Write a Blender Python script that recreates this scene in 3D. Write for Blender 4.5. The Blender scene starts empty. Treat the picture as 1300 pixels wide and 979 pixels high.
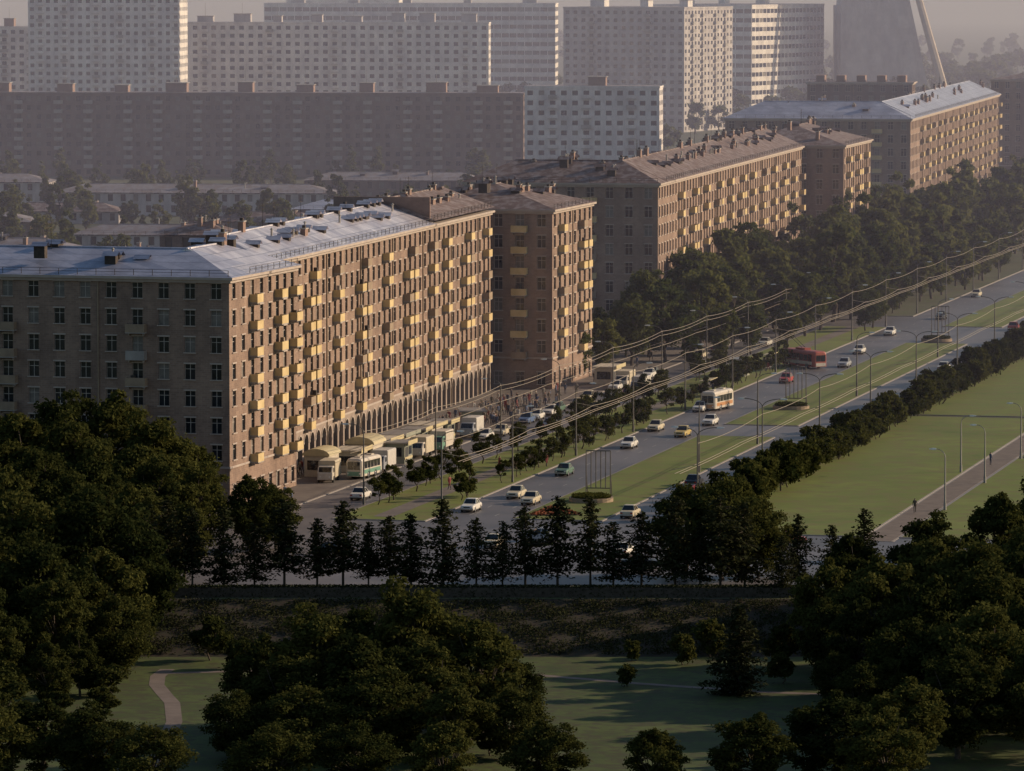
import bpy, math, random
import numpy as np
from mathutils import Vector, Matrix
random.seed(7)
S=bpy.context.scene
rad=math.radians
# ------------------------------------------------------------------ materials
def newmat(name):
    m=bpy.data.materials.new(name); m.use_nodes=True
    nt=m.node_tree; nt.nodes.clear()
    o=nt.nodes.new('ShaderNodeOutputMaterial'); return m,nt,o
def noise_mat(name,c1,c2,scale=0.3,rough=0.85,detail=6,metal=0.0,spec=0.3,scale2=None,c3=None,bump=0.0):
    m,nt,o=newmat(name); N=nt.nodes; Lk=nt.links
    b=N.new('ShaderNodeBsdfPrincipled'); b.inputs['Roughness'].default_value=rough
    b.inputs['Metallic'].default_value=metal; b.inputs['Specular IOR Level'].default_value=spec
    tc=N.new('ShaderNodeTexCoord')
    n=N.new('ShaderNodeTexNoise'); n.inputs['Scale'].default_value=scale; n.inputs['Detail'].default_value=detail
    n.inputs['Roughness'].default_value=0.65
    Lk.new(tc.outputs['Object'],n.inputs['Vector'])
    r=N.new('ShaderNodeValToRGB'); r.color_ramp.elements[0].position=.32; r.color_ramp.elements[1].position=.68
    r.color_ramp.elements[0].color=(*c1,1); r.color_ramp.elements[1].color=(*c2,1)
    Lk.new(n.outputs['Fac'],r.inputs['Fac']); col=r.outputs['Color']
    if scale2:
        n2=N.new('ShaderNodeTexNoise'); n2.inputs['Scale'].default_value=scale2; n2.inputs['Detail'].default_value=4
        Lk.new(tc.outputs['Object'],n2.inputs['Vector'])
        r2=N.new('ShaderNodeValToRGB'); r2.color_ramp.elements[0].position=.45; r2.color_ramp.elements[1].position=.62
        Lk.new(n2.outputs['Fac'],r2.inputs['Fac'])
        mx=N.new('ShaderNodeMixRGB'); Lk.new(r2.outputs['Color'],mx.inputs['Fac'])
        Lk.new(col,mx.inputs['Color1']); mx.inputs['Color2'].default_value=(*c3,1); col=mx.outputs['Color']
    if bump:
        bp=N.new('ShaderNodeBump'); bp.inputs['Strength'].default_value=bump; bp.inputs['Distance'].default_value=0.1
        Lk.new(n.outputs['Fac'],bp.inputs['Height']); Lk.new(bp.outputs['Normal'],b.inputs['Normal'])
    Lk.new(col,b.inputs['Base Color']); Lk.new(b.outputs['BSDF'],o.inputs['Surface'])
    return m
def brick_mat(name,c1,c2,mortar,rough=0.9,sx=.5,sy=.25,spec=.2,metal=0):
    m,nt,o=newmat(name); N=nt.nodes; Lk=nt.links
    b=N.new('ShaderNodeBsdfPrincipled'); b.inputs['Roughness'].default_value=rough
    b.inputs['Specular IOR Level'].default_value=spec; b.inputs['Metallic'].default_value=metal
    tc=N.new('ShaderNodeTexCoord'); sep=N.new('ShaderNodeSeparateXYZ'); Lk.new(tc.outputs['Object'],sep.inputs[0])
    ad=N.new('ShaderNodeMath'); ad.operation='ADD'; Lk.new(sep.outputs[0],ad.inputs[0]); Lk.new(sep.outputs[1],ad.inputs[1])
    cb=N.new('ShaderNodeCombineXYZ'); Lk.new(ad.outputs[0],cb.inputs[0]); Lk.new(sep.outputs[2],cb.inputs[1])
    t=N.new('ShaderNodeTexBrick'); t.inputs['Scale'].default_value=1.0
    t.inputs['Brick Width'].default_value=sx; t.inputs['Row Height'].default_value=sy; t.inputs['Mortar Size'].default_value=.02
    t.inputs['Color1'].default_value=(*c1,1); t.inputs['Color2'].default_value=(*c2,1); t.inputs['Mortar'].default_value=(*mortar,1)
    Lk.new(cb.outputs[0],t.inputs['Vector'])
    n=N.new('ShaderNodeTexNoise'); n.inputs['Scale'].default_value=.25; n.inputs['Detail'].default_value=7; n.inputs['Roughness'].default_value=.7
    mp=N.new('ShaderNodeMapping'); mp.inputs['Scale'].default_value=(1,1,.45); Lk.new(tc.outputs['Object'],mp.inputs['Vector'])
    Lk.new(mp.outputs['Vector'],n.inputs['Vector'])
    r=N.new('ShaderNodeValToRGB'); r.color_ramp.elements[0].position=.3; r.color_ramp.elements[1].position=.7
    r.color_ramp.elements[0].color=(.58,.56,.56,1); r.color_ramp.elements[1].color=(1.15,1.12,1.06,1)
    Lk.new(n.outputs['Fac'],r.inputs['Fac'])
    mx=N.new('ShaderNodeMixRGB'); mx.blend_type='MULTIPLY'; mx.inputs['Fac'].default_value=1
    Lk.new(t.outputs['Color'],mx.inputs['Color1']); Lk.new(r.outputs['Color'],mx.inputs['Color2'])
    Lk.new(mx.outputs['Color'],b.inputs['Base Color']); Lk.new(b.outputs['BSDF'],o.inputs['Surface'])
    return m
def leaf_mat(name,c1,c2,trans=.35):
    m,nt,o=newmat(name); N=nt.nodes; Lk=nt.links
    tc=N.new('ShaderNodeTexCoord'); oi=N.new('ShaderNodeObjectInfo')
    n=N.new('ShaderNodeTexNoise'); n.inputs['Scale'].default_value=.9; n.inputs['Detail'].default_value=3
    Lk.new(tc.outputs['Object'],n.inputs['Vector'])
    ad=N.new('ShaderNodeMath'); ad.operation='MULTIPLY_ADD'; ad.inputs[1].default_value=.5; 
    Lk.new(oi.outputs['Random'],ad.inputs[0]); Lk.new(n.outputs['Fac'],ad.inputs[2])
    r=N.new('ShaderNodeValToRGB'); r.color_ramp.elements[0].position=.45; r.color_ramp.elements[1].position=1.0
    r.color_ramp.elements[0].color=(*c1,1); r.color_ramp.elements[1].color=(*c2,1)
    Lk.new(ad.outputs[0],r.inputs['Fac'])
    d=N.new('ShaderNodeBsdfDiffuse'); t=N.new('ShaderNodeBsdfTranslucent'); ms=N.new('ShaderNodeMixShader'); ms.inputs[0].default_value=trans
    Lk.new(r.outputs['Color'],d.inputs['Color']); Lk.new(r.outputs['Color'],t.inputs['Color'])
    Lk.new(d.outputs[0],ms.inputs[1]); Lk.new(t.outputs[0],ms.inputs[2]); Lk.new(ms.outputs[0],o.inputs['Surface'])
    return m
M={}
M['brick']=brick_mat('tan_brick',(.32,.228,.180),(.25,.178,.145),(.31,.245,.205))
M['brick2']=brick_mat('brown_brick',(.20,.145,.125),(.155,.115,.10),(.20,.16,.145))
M['stone']=noise_mat('pale_stone',(.36,.30,.26),(.46,.39,.33),.5)
M['plinth']=noise_mat('arcade_render',(.26,.205,.17),(.34,.27,.225),.4)
M['panel']=brick_mat('white_panel',(.78,.74,.74),(.72,.69,.70),(.46,.44,.45),sx=3.2,sy=2.9)
M['panelgrey']=brick_mat('grey_panel',(.50,.47,.48),(.44,.42,.44),(.34,.33,.34),sx=3.2,sy=2.9)
M['glass']=noise_mat('window_glass',(.012,.014,.018),(.03,.033,.04),.7,rough=.12,spec=.6)
M['curtain']=noise_mat('curtained_window',(.10,.09,.085),(.22,.19,.16),.8,rough=.4,spec=.5)
M['frame']=noise_mat('window_frame_paint',(.33,.29,.26),(.48,.43,.38),2)
M['balc']=noise_mat('ochre_balcony',(.46,.34,.16),(.64,.50,.27),.45)
M['balc2']=noise_mat('brown_balcony',(.24,.18,.13),(.34,.26,.18),.6)
M['concrete']=noise_mat('concrete',(.26,.24,.22),(.38,.35,.32),.6)
M['metalroof']=brick_mat('light_sheet_metal_roof',(.80,.78,.84),(.52,.51,.60),(.26,.26,.32),rough=.38,sx=1.6,sy=.7,spec=.8,metal=.35)
M['blueroof']=brick_mat('blue_grey_sheet_roof',(.46,.48,.60),(.34,.37,.49),(.20,.22,.30),rough=.42,sx=1.6,sy=.7,spec=.6,metal=.2)
M['brownroof']=noise_mat('rusty_brown_roof',(.09,.06,.052),(.17,.115,.10),.35,rough=.7,scale2=.9,c3=(.23,.19,.185))
M['greyroof']=noise_mat('grey_slate_roof',(.14,.13,.15),(.27,.255,.285),.25,rough=.75,scale2=.7,c3=(.17,.14,.135))
M['chim']=noise_mat('chimney_brick',(.20,.13,.105),(.28,.19,.155),1.2)
M['door']=noise_mat('dark_door',(.04,.035,.03),(.08,.06,.05),2)
MATLIST=list(M.keys()); MI={k:i for i,k in enumerate(MATLIST)}
def solid(name,c,rough=.5,metal=0,spec=.5,var=.12):
    c2=tuple(min(1,x*(1+var)) for x in c); c1=tuple(x*(1-var) for x in c)
    return noise_mat(name,c1,c2,1.7,rough=rough,metal=metal,spec=spec)
# ------------------------------------------------------------------ mesh builder
class MB:
    def __init__(s): s.v=[]; s.f=[]; s.m=[]
    def poly(s,pts,mat):
        i=len(s.v); s.v.extend(pts); s.f.append(tuple(range(i,i+len(pts)))); s.m.append(mat)
    def box(s,O,t,n,a0,a1,o0,o1,z0,z1,mat,top=None):
        P=lambda a,o,z:(O[0]+t[0]*a+n[0]*o,O[1]+t[1]*a+n[1]*o,z)
        i=len(s.v)
        s.v+= [P(a0,o0,z0),P(a1,o0,z0),P(a1,o1,z0),P(a0,o1,z0),P(a0,o0,z1),P(a1,o0,z1),P(a1,o1,z1),P(a0,o1,z1)]
        for k,q in enumerate([(0,3,2,1),(4,5,6,7),(0,1,5,4),(1,2,6,5),(2,3,7,6),(3,0,4,7)]):
            s.f.append(tuple(i+x for x in q)); s.m.append(top if (k==1 and top is not None) else mat)
    def cyl(s,p0,p1,r0,r1,mat,n=8,caps=True):
        p0=Vector(p0);p1=Vector(p1);d=(p1-p0).normalized()
        a=d.orthogonal().normalized(); b=d.cross(a); i=len(s.v)
        for p,r in((p0,r0),(p1,r1)):
            for k in range(n):
                th=2*math.pi*k/n; s.v.append(tuple(p+a*(r*math.cos(th))+b*(r*math.sin(th))))
        for k in range(n):
            s.f.append((i+k,i+(k+1)%n,i+n+(k+1)%n,i+n+k)); s.m.append(mat)
        if caps:
            s.f.append(tuple(i+n+k for k in range(n))); s.m.append(mat)
            s.f.append(tuple(i+n-1-k for k in range(n))); s.m.append(mat)
    def loft(s,rings,mat,cap=True):
        i=len(s.v); n=len(rings[0])
        for r in rings: s.v.extend(r)
        for j in range(len(rings)-1):
            for k in range(n):
                s.f.append((i+j*n+k,i+j*n+(k+1)%n,i+(j+1)*n+(k+1)%n,i+(j+1)*n+k)); s.m.append(mat)
        if cap:
            s.f.append(tuple(i+n-1-k for k in range(n))); s.m.append(mat)
            q=i+(len(rings)-1)*n; s.f.append(tuple(q+k for k in range(n))); s.m.append(mat)
    def mesh(s,name,mats):
        me=bpy.data.meshes.new(name); me.from_pydata(s.v,[],s.f)
        for m in mats: me.materials.append(m)
        me.polygons.foreach_set('material_index',s.m); me.update(); return me
    def obj(s,name,mats=None):
        if mats is None: mats=[M[k] for k in MATLIST]
        ob=bpy.data.objects.new(name,s.mesh(name,mats)); S.collection.objects.link(ob); return ob
X=(1,0);Y=(0,1)
def inst(name,me,loc,rot=0,sc=1):
    ob=bpy.data.objects.new(name,me); S.collection.objects.link(ob)
    ob.location=loc; ob.rotation_euler=(0,0,rot); ob.scale=(sc,sc,sc) if not isinstance(sc,tuple) else sc
    return ob
# ------------------------------------------------------------------ street frame
SA=rad(13.6); sd=(math.sin(SA),math.cos(SA)); nd=(math.cos(SA),-math.sin(SA)); K0=(-9.7,596.0)
UP=math.pi/2-SA
def W(u,v): return (K0[0]+sd[0]*u+nd[0]*v, K0[1]+sd[1]*u+nd[1]*v)
def gz(y):
    if y>=521: return 0.
    if y<=506: return -4.
    return -4*(521-y)/15
# ------------------------------------------------------------------ camera, world, sun
cd=bpy.data.cameras.new('camera'); cam=bpy.data.objects.new('camera',cd); S.collection.objects.link(cam)
cam.location=(0,0,65); cam.rotation_euler=(rad(90-4.706),0,0); cd.lens=178.5; cd.sensor_width=36; cd.clip_start=1; cd.clip_end=30000
S.camera=cam
SUN_EL=20; SUN_PHI=15
w=bpy.data.worlds.new('World'); S.world=w; w.use_nodes=True
nt=w.node_tree; nt.nodes.clear()
sky=nt.nodes.new('ShaderNodeTexSky'); sky.sky_type='NISHITA'; sky.sun_disc=False
sky.sun_elevation=rad(SUN_EL); sky.sun_rotation=rad(90-SUN_PHI); sky.dust_density=1.2; sky.air_density=1.1; sky.ozone_density=1.8
bg=nt.nodes.new('ShaderNodeBackground'); bg.inputs[1].default_value=.092
wo=nt.nodes.new('ShaderNodeOutputWorld'); nt.links.new(sky.outputs[0],bg.inputs[0]); nt.links.new(bg.outputs[0],wo.inputs[0])
sl=bpy.data.lights.new('sun','SUN'); sl.energy=4.9; sl.angle=rad(.5); sl.color=(1,.77,.55)
so=bpy.data.objects.new('sun',sl); S.collection.objects.link(so)
ts=Vector((math.cos(rad(SUN_PHI))*math.cos(rad(SUN_EL)),math.sin(rad(SUN_PHI))*math.cos(rad(SUN_EL)),math.sin(rad(SUN_EL))))
so.rotation_euler=ts.to_track_quat('Z','Y').to_euler()
S.view_settings.view_transform='Standard'; S.view_settings.look='None'; S.view_settings.exposure=0
# ------------------------------------------------------------------ haze
def haze(name,x0,x1,y0,y1,z0,z1,dens,col):
    mb=MB(); mb.box((0,0),X,Y,x0,x1,y0,y1,z0,z1,0)
    m,nt,o=newmat(name); v=nt.nodes.new('ShaderNodeVolumeScatter'); v.inputs['Density'].default_value=dens
    v.inputs['Color'].default_value=(*col,1); v.inputs['Anisotropy'].default_value=.1
    nt.links.new(v.outputs[0],o.inputs['Volume']); return mb.obj(name,[m])
haze('haze_air',-900,1400,640,6000,-1,100,.00027,(.74,.73,1.0))
# ------------------------------------------------------------------ ground
mGround=noise_mat('dry_grass_ground',(.05,.055,.028),(.10,.088,.055),.05,scale2=.4,c3=(.07,.09,.033))
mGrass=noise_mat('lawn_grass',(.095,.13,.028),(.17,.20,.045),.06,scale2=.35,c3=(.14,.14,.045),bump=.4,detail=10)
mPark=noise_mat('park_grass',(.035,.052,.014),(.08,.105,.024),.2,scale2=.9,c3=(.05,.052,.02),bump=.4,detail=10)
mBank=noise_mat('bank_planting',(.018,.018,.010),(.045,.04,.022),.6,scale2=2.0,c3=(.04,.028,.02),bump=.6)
mAsph=noise_mat('asphalt',(.082,.077,.078),(.12,.11,.112),.12,rough=.5,spec=.5,scale2=.03,c3=(.14,.128,.13),detail=9)
mPave=noise_mat('paving',(.12,.10,.09),(.18,.155,.135),.3)
mKerb=solid('kerb_stone',(.26,.235,.215),.8)
mPaint=solid('road_paint',(.34,.33,.30),.6,var=.4)
mPath=noise_mat('gravel_path',(.13,.105,.09),(.19,.155,.13),.6)
mFlow=noise_mat('red_flowers',(.35,.03,.03),(.12,.12,.03),2.5)
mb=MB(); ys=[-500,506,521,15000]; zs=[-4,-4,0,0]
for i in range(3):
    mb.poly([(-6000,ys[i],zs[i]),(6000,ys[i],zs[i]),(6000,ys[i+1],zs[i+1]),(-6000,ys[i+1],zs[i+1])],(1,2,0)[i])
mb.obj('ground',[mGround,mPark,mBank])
mb=MB(); mb.poly([(*W(-14,-19.5),.012),(*W(1400,-19.5),.012),(*W(1400,31.5),.012),(*W(-14,31.5),.012)],0); mb.obj('road',[mAsph])
mb=MB(); mb.poly([(-400,533,.02),(400,533,.02),(400,588,.02),(-400,588,.02)],0); mb.obj('cross_road',[mAsph])
def slab(name,u0,u1,v0,v1,top,h=.12):
    mb=MB(); mb.box(K0,sd,nd,u0,u1,v0,v1,0,h,0); mb.box(K0,sd,nd,u0+.25,u1-.25,v0+.25,v1-.25,.002,h+.02,1); return mb.obj(name,[mKerb,top])
slab('median_lawn',3,113,9.3,20.2,mGrass); slab('median_lawn',131,293,9.3,20.2,mGrass); slab('median_lawn',335,1300,9.3,20.2,mGrass)
slab('boulevard_verge',-2,330,-11.5,0,mGrass)
slab('boulevard_verge',360,1300,-11.5,0,mGround)
slab('pavement',-6,560,-60,-19.5,mPave)
slab('lawn',-6,150,31.5,53,mGrass); slab('lawn',153,1300,31.5,53,mGrass); slab('lawn',-6,90,57,120,mGrass); slab('lawn',93,1300,57,120,mGrass)
slab('footpath',-10,1300,53.05,56.95,mPath,.06)
mb=MB()
mb.poly([(*W(1,-7.2),.16),(*W(330,-7.2),.16),(*W(330,-4.8),.16),(*W(1,-4.8),.16)],0); mb.obj('boulevard_path',[mPave])
mb=MB()
for v in (3.3,6.4,23.8,27.2):
    u=6
    while u<700:
        mb.poly([(*W(u,v-.06),.026),(*W(u+2.4,v-.06),.026),(*W(u+2.4,v+.06),.026),(*W(u,v+.06),.026)],0); u+=9
mb.obj('lane_markings',[mPaint])
def ribbon(name,pts,wd,z,mat):
    mb=MB(); L=[];R=[]
    for i,p in enumerate(pts):
        a=pts[max(0,i-1)]; b=pts[min(len(pts)-1,i+1)]; d=Vector((b[0]-a[0],b[1]-a[1])).normalized(); nx,ny=-d.y,d.x
        L.append((p[0]+nx*wd/2,p[1]+ny*wd/2,z)); R.append((p[0]-nx*wd/2,p[1]-ny*wd/2,z))
    for i in range(len(pts)-1): mb.poly([L[i],L[i+1],R[i+1],R[i]],0)
    return mb.obj(name,[mat])
ribbon('footpath',[(-34,497),(-34.6,492),(-34.3,486),(-33,479),(-32,474),(-31,462),(-31,430)],1.5,-3.985,mPath)
ribbon('footpath',[(-34,494),(-25,496),(-10,497),(2,493),(12,487),(24,481),(36,478),(60,476)],1.2,-3.98,mPath)
# ------------------------------------------------------------------ facade generator
def facade(mb,O,t,n,L,floors,bay=3.3,ww=1.35,wh=1.85,sill=.85,wall='brick',balc=None,arch=False,detail=True,depth=.22,bmat='balc',bwid=2.5,pc=.22):
    nb=max(1,round(L/bay)); bw=L/nb
    P=lambda a,o,z:(O[0]+t[0]*a+n[0]*o,O[1]+t[1]*a+n[1]*o,z)
    def q(a0,a1,z0,z1,o,mat): mb.poly([P(a0,o,z0),P(a1,o,z0),P(a1,o,z1),P(a0,o,z1)],mat)
    wm=MI[wall]; st=MI['stone']
    for j,(z0,z1) in enumerate(floors):
        for i in range(nb):
            a0=i*bw;a1=a0+bw;c=(a0+a1)/2
            if arch and j==0:
                hw=min(1.25,bw*.38); zs_=z1-.75-hw; K=8; am=MI['plinth']
                pts=[(c-hw*math.cos(math.pi*k/K),zs_+hw*math.sin(math.pi*k/K)) for k in range(K+1)]
                q(a0,c-hw,z0,z1,0,am); q(c+hw,a1,z0,z1,0,am)
                for k in range(K):
                    p,r=pts[k],pts[k+1]
                    mb.poly([P(p[0],0,p[1]),P(r[0],0,r[1]),P(r[0],0,z1),P(p[0],0,z1)],am)
                    mb.poly([P(p[0],0,p[1]),P(r[0],0,r[1]),P(r[0],-.5,r[1]),P(p[0],-.5,p[1])],st)
                    f=1.16; e=lambda x:(c+(x[0]-c)*f, zs_+(x[1]-zs_)*f)
                    mb.poly([P(p[0],.07,p[1]),P(r[0],.07,r[1]),P(e(r)[0],.07,e(r)[1]),P(e(p)[0],.07,e(p)[1])],st)
                for a in (c-hw,c+hw): mb.poly([P(a,0,z0),P(a,-.5,z0),P(a,-.5,zs_),P(a,0,zs_)],am)
                mb.poly([P(c-hw,-.5,z0)]+[P(p[0],-.5,p[1]) for p in pts]+[P(c+hw,-.5,z0)],MI['glass'] if random.random()<.8 else MI['curtain'])
                q(c-.05,c+.05,z0,zs_+hw*.9,-.45,MI['frame']); q(c-hw,c+hw,zs_-.06,zs_+.06,-.44,MI['frame'])
                continue
            x0=c-ww/2;x1=c+ww/2;b0=z0+sill;b1=min(b0+wh,z1-.15)
            isb=balc(i,j,nb) if balc else False
            if isb: b0=z0+.1
            q(a0,x0,z0,z1,0,wm);q(x1,a1,z0,z1,0,wm);q(x0,x1,z0,b0,0,wm);q(x0,x1,b1,z1,0,wm)
            for a in(x0,x1): mb.poly([P(a,0,b0),P(a,-depth,b0),P(a,-depth,b1),P(a,0,b1)],wm)
            for z in(b0,b1): mb.poly([P(x0,0,z),P(x1,0,z),P(x1,-depth,z),P(x0,-depth,z)],wm)
            q(x0,x1,b0,b1,-depth,MI['curtain'] if random.random()<pc else MI['glass'])
            if detail:
                fr=MI['frame']; o=-depth+.03
                q(c-.04,c+.04,b0,b1,o,fr); q(x0,x1,b0+(b1-b0)*.66,b0+(b1-b0)*.66+.07,o+.004,fr)
                q(x0,x0+.07,b0,b1,o+.008,fr); q(x1-.07,x1,b0,b1,o+.008,fr)
                if not isb: mb.box(O,t,n,x0-.12,x1+.12,.003,.16,b0-.12,b0,st)
                mb.box(O,t,n,x0-.12,x1+.12,.003,.09,b1+.0,b1+.18,st)
            if isb:
                bm=MI[bmat] if random.random()<.82 else MI['balc2' if bmat=='balc' else 'concrete']; h=bwid/2*random.uniform(.92,1.05); D=1.05
                mb.box(O,t,n,c-h,c+h,.004,D,z0-.16,z0,MI['concrete'])
                mb.box(O,t,n,c-h,c+h,D-.08,D+.004,z0-.05,z0+.98,bm)
                mb.box(O,t,n,c-h+.004,c-h+.08,.006,D-.082,z0+.003,z0+.97,bm)
                mb.box(O,t,n,c+h-.08,c+h-.004,.006,D-.082,z0+.003,z0+.97,bm)
                if detail:
                    for s_ in(-.8,.7): mb.box(O,t,n,c+s_*h-.06,c+s_*h+.06,.005,.55,z0-.45,z0-.162,MI['concrete'])
                    if random.random()<.3:
                        g=c+random.uniform(-.6,.6)*h; mb.box(O,t,n,g-.25,g+.25,.3,.75,z0+.004,z0+random.uniform(1.0,1.6),MI[random.choice(['door','frame','balc2'])])
    if detail and L>20:
        H=floors[-1][1]; k=bw*4
        while k<L-2:
            mb.box(O,t,n,k-.07,k+.07,.01,.16,.3,H-.5,MI['balc2']); k+=bw*6
def vadd(p,t,a,n=None,b=0):
    r=[p[0]+t[0]*a,p[1]+t[1]*a]
    if n: r[0]+=n[0]*b; r[1]+=n[1]*b
    return tuple(r)
def axes(b): b=rad(b); return (math.sin(b),math.cos(b)),(math.cos(b),-math.sin(b))
def hiproof(mb,O,t,n,L,Wd,z,h,mat,ov=.6,hip0=True,hip1=True):
    P=lambda a,o,z:(O[0]+t[0]*a+n[0]*o,O[1]+t[1]*a+n[1]*o,z)
    if L>=Wd:
        i0=Wd*.5 if hip0 else -ov; i1=L-(Wd*.5 if hip1 else -ov); c=Wd/2
        A,B,C,D=P(-ov,-ov,z),P(L+ov,-ov,z),P(L+ov,Wd+ov,z),P(-ov,Wd+ov,z); r0,r1=P(i0,c,z+h),P(i1,c,z+h)
        mb.poly([A,B,r1,r0],mat);mb.poly([C,D,r0,r1],mat);mb.poly([B,C,r1],mat);mb.poly([D,A,r0],mat)
        mb.cyl(r0,r1,.14,.14,mat,5)
        # eaves guard rail on the street side
        if L>12:
            k=0.
            while k<=L: mb.box(O,t,n,k-.03,k+.03,-.33,-.27,z+.05,z+.85,MI['door']); k+=2.4
            for zz in(.5,.82): mb.box(O,t,n,0,L,-.32,-.28,z+zz,z+zz+.045,MI['door'])
    else: hiproof(mb,O,n,t,Wd,L,z,h,mat,ov,hip0,hip1)
def roofbits(mb,O,t,n,L,Wd,z,h,rnd,num,chimf=.5,droof='brownroof'):
    for k in range(num):
        a=rnd.uniform(2,L-2); o=rnd.choice([Wd*.5,Wd*.32,Wd*.68,Wd*.25]); zz=z+h*(1-abs(o/Wd-.5)*2)
        r=rnd.random()
        if r<chimf:
            wx=rnd.uniform(.3,.9); hh=rnd.uniform(.7,1.3)
            mb.box(O,t,n,a-wx,a+wx,o-.35,o+.35,zz-.8,zz+hh,MI['chim']); mb.box(O,t,n,a-wx-.1,a+wx+.1,o-.45,o+.45,zz+hh+.002,zz+hh+.14,MI['concrete'])
            mb.box(O,t,n,a-.25,a+.25,o-.2,o+.2,zz+hh+.145,zz+hh+.5,MI['door'])
        elif r<.85:
            P=lambda A,B,Z:(O[0]+t[0]*A+n[0]*B,O[1]+t[1]*A+n[1]*B,Z)
            zz-=.25
            mb.box(O,t,n,a-.5,a+.5,o-.7,o+.7,zz-.9,zz+.6,MI['door'])
            mb.poly([P(a-.8,o-1,zz+.6),P(a-.8,o+1,zz+.6),P(a,o+1,zz+1.1),P(a,o-1,zz+1.1)],MI[droof])
            mb.poly([P(a+.8,o-1,zz+.6),P(a+.8,o+1,zz+.6),P(a,o+1,zz+1.1),P(a,o-1,zz+1.1)],MI[droof])
        else:
            mb.cyl((*vadd(O,t,a,n,o),zz-.3),(*vadd(O,t,a,n,o),zz+1.1),.15,.15,MI['concrete'],6)
            mb.cyl((*vadd(O,t,a,n,o),zz+1.1),(*vadd(O,t,a,n,o),zz+1.3),.3,.05,MI['concrete'],6)
    for k in range(max(1,num//8)):
        a=rnd.uniform(3,L-3); q=vadd(O,t,a,n,Wd*.5); mb.cyl((*q,z+h-.5),(*q,z+h+3.2),.04,.03,MI['door'],4)
        for zz2 in (2.4,2.9): mb.box(q,t,n,-.6,.6,-.02,.02,z+h+zz2,z+h+zz2+.05,MI['door'])
FL=[(0,4.9)]+[(4.9+3.25*i,4.9+3.25*(i+1)) for i in range(7)]   # 27.65 m
HT=27.65
def block(mb,C,b,Lf,Dp,floors=FL,roof='brownroof',rh=3.0,sides='rnlf',wall='brick',balc=None,nbalc=None,arch=False,hip0=True,hip1=True,bits=10,cornice=True,rz=0,detail=True,roofO=0,seed=1,chimf=.5,nbm='balc',**kw):
    e,r=axes(b); H=floors[-1][1]; nr=(-r[0],-r[1]); ne=(-e[0],-e[1]); rnd=random.Random(seed)
    A=C;B=vadd(C,e,Lf);Cc=vadd(B,nr,Dp);D=vadd(C,nr,Dp)
    for k,(O,t,n,L,bf) in dict(r=(A,e,r,Lf,balc),n=(D,r,ne,Dp,nbalc),l=(Cc,ne,nr,Lf,None),f=(B,nr,e,Dp,None)).items():
        if k in sides: facade(mb,O,t,n,L,floors,wall=wall,balc=bf,arch=arch and k in 'r',detail=detail and k in 'rn',bmat=nbm if k=='n' else 'balc',**kw)
        else: mb.poly([(*O,0),(*vadd(O,t,L),0),(*vadd(O,t,L),H),(*O,H)],MI[wall])
    if cornice:
        mb.box(A,e,nr,-.28,Lf+.28,-.28,Dp+.28,H-.45,H-.102,MI['stone'])
        mb.box(A,e,nr,-.6,Lf+.6,-.6,Dp+.6,H-.1,H+.22,MI['stone'])
        if len(floors)>2 and floors[0][1]>4: mb.box(A,e,nr,-.12,Lf+.12,-.12,Dp+.12,floors[1][0]-.12,floors[1][0]+.13,MI['stone'])
    if roof:
        hiproof(mb,vadd(A,e,-roofO),e,nr,Lf+roofO,Dp,H+.225+rz,rh,MI[roof],.62,hip0,hip1)
        roofbits(mb,A,e,nr,Lf,Dp,H+.2,rh,rnd,bits,chimf,roof)
bp2=lambda i,j,nb: 1<=j<=7 and (i%9 in (2,6,7)) and not (j==7 and i%9==6) and not (j==1 and i%9==7)
bpT=lambda i,j,nb: 1<=j<=7 and (i%4 in (1,)) or (i%8==6 and 2<=j<=6)
# --- building 1
mb=MB(); C1=(-34.0,609.0); b1=15; e,r=axes(b1)
block(mb,C1,b1,14.5,50,roof='blueroof',sides='rnlf',balc=lambda i,j,nb:i==2 and 1<=j<=7,nbalc=lambda i,j,nb:1<=j<=6 and i in (nb-4,nb-9,nb-14),bits=16,chimf=.1,bay=3.3,seed=3,nbm='balc2')
block(mb,vadd(C1,e,14.503),b1,12.2,15,roof='metalroof',sides='rlf',balc=lambda i,j,nb:i in(1,3) and 1<=j<=7,hip0=False,bits=4,chimf=.1,rz=.03,roofO=7.3,seed=4)
mb.obj('brick_apartment_building')
# --- building 2 (long)
b2=11.4; e2,r2=axes(b2); C2=(-28.2,655.0); O2=vadd(C2,e2,-15)
mb=MB(); block(mb,O2,b2,99,15,roof='metalroof',sides='rl',balc=bp2,arch=True,hip0=True,hip1=False,bits=46,chimf=.10,seed=5)
O2b=vadd(O2,e2,99.003)
block(mb,O2b,b2,42,15,roof='brownroof',sides='rl',balc=bp2,arch=True,hip0=False,hip1=False,bits=24,rz=.5,seed=6)
mb.box(O2b,e2,(-r2[0],-r2[1]),-.2,.2,.3,14.7,HT+.3,HT+4.1,MI['chim'])
mb.obj('brick_apartment_building')
# --- building 3
mb=MB(); C3=(6.2,781.0); e3,r3=axes(14)
block(mb,C3,14,27,24,roof='brownroof',rh=3.4,balc=bpT,nbalc=lambda i,j,nb:1<=j<=7 and i==nb-2,arch=False,bits=20,seed=7,sides='rnlf')
mb.obj('brick_apartment_building')
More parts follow.
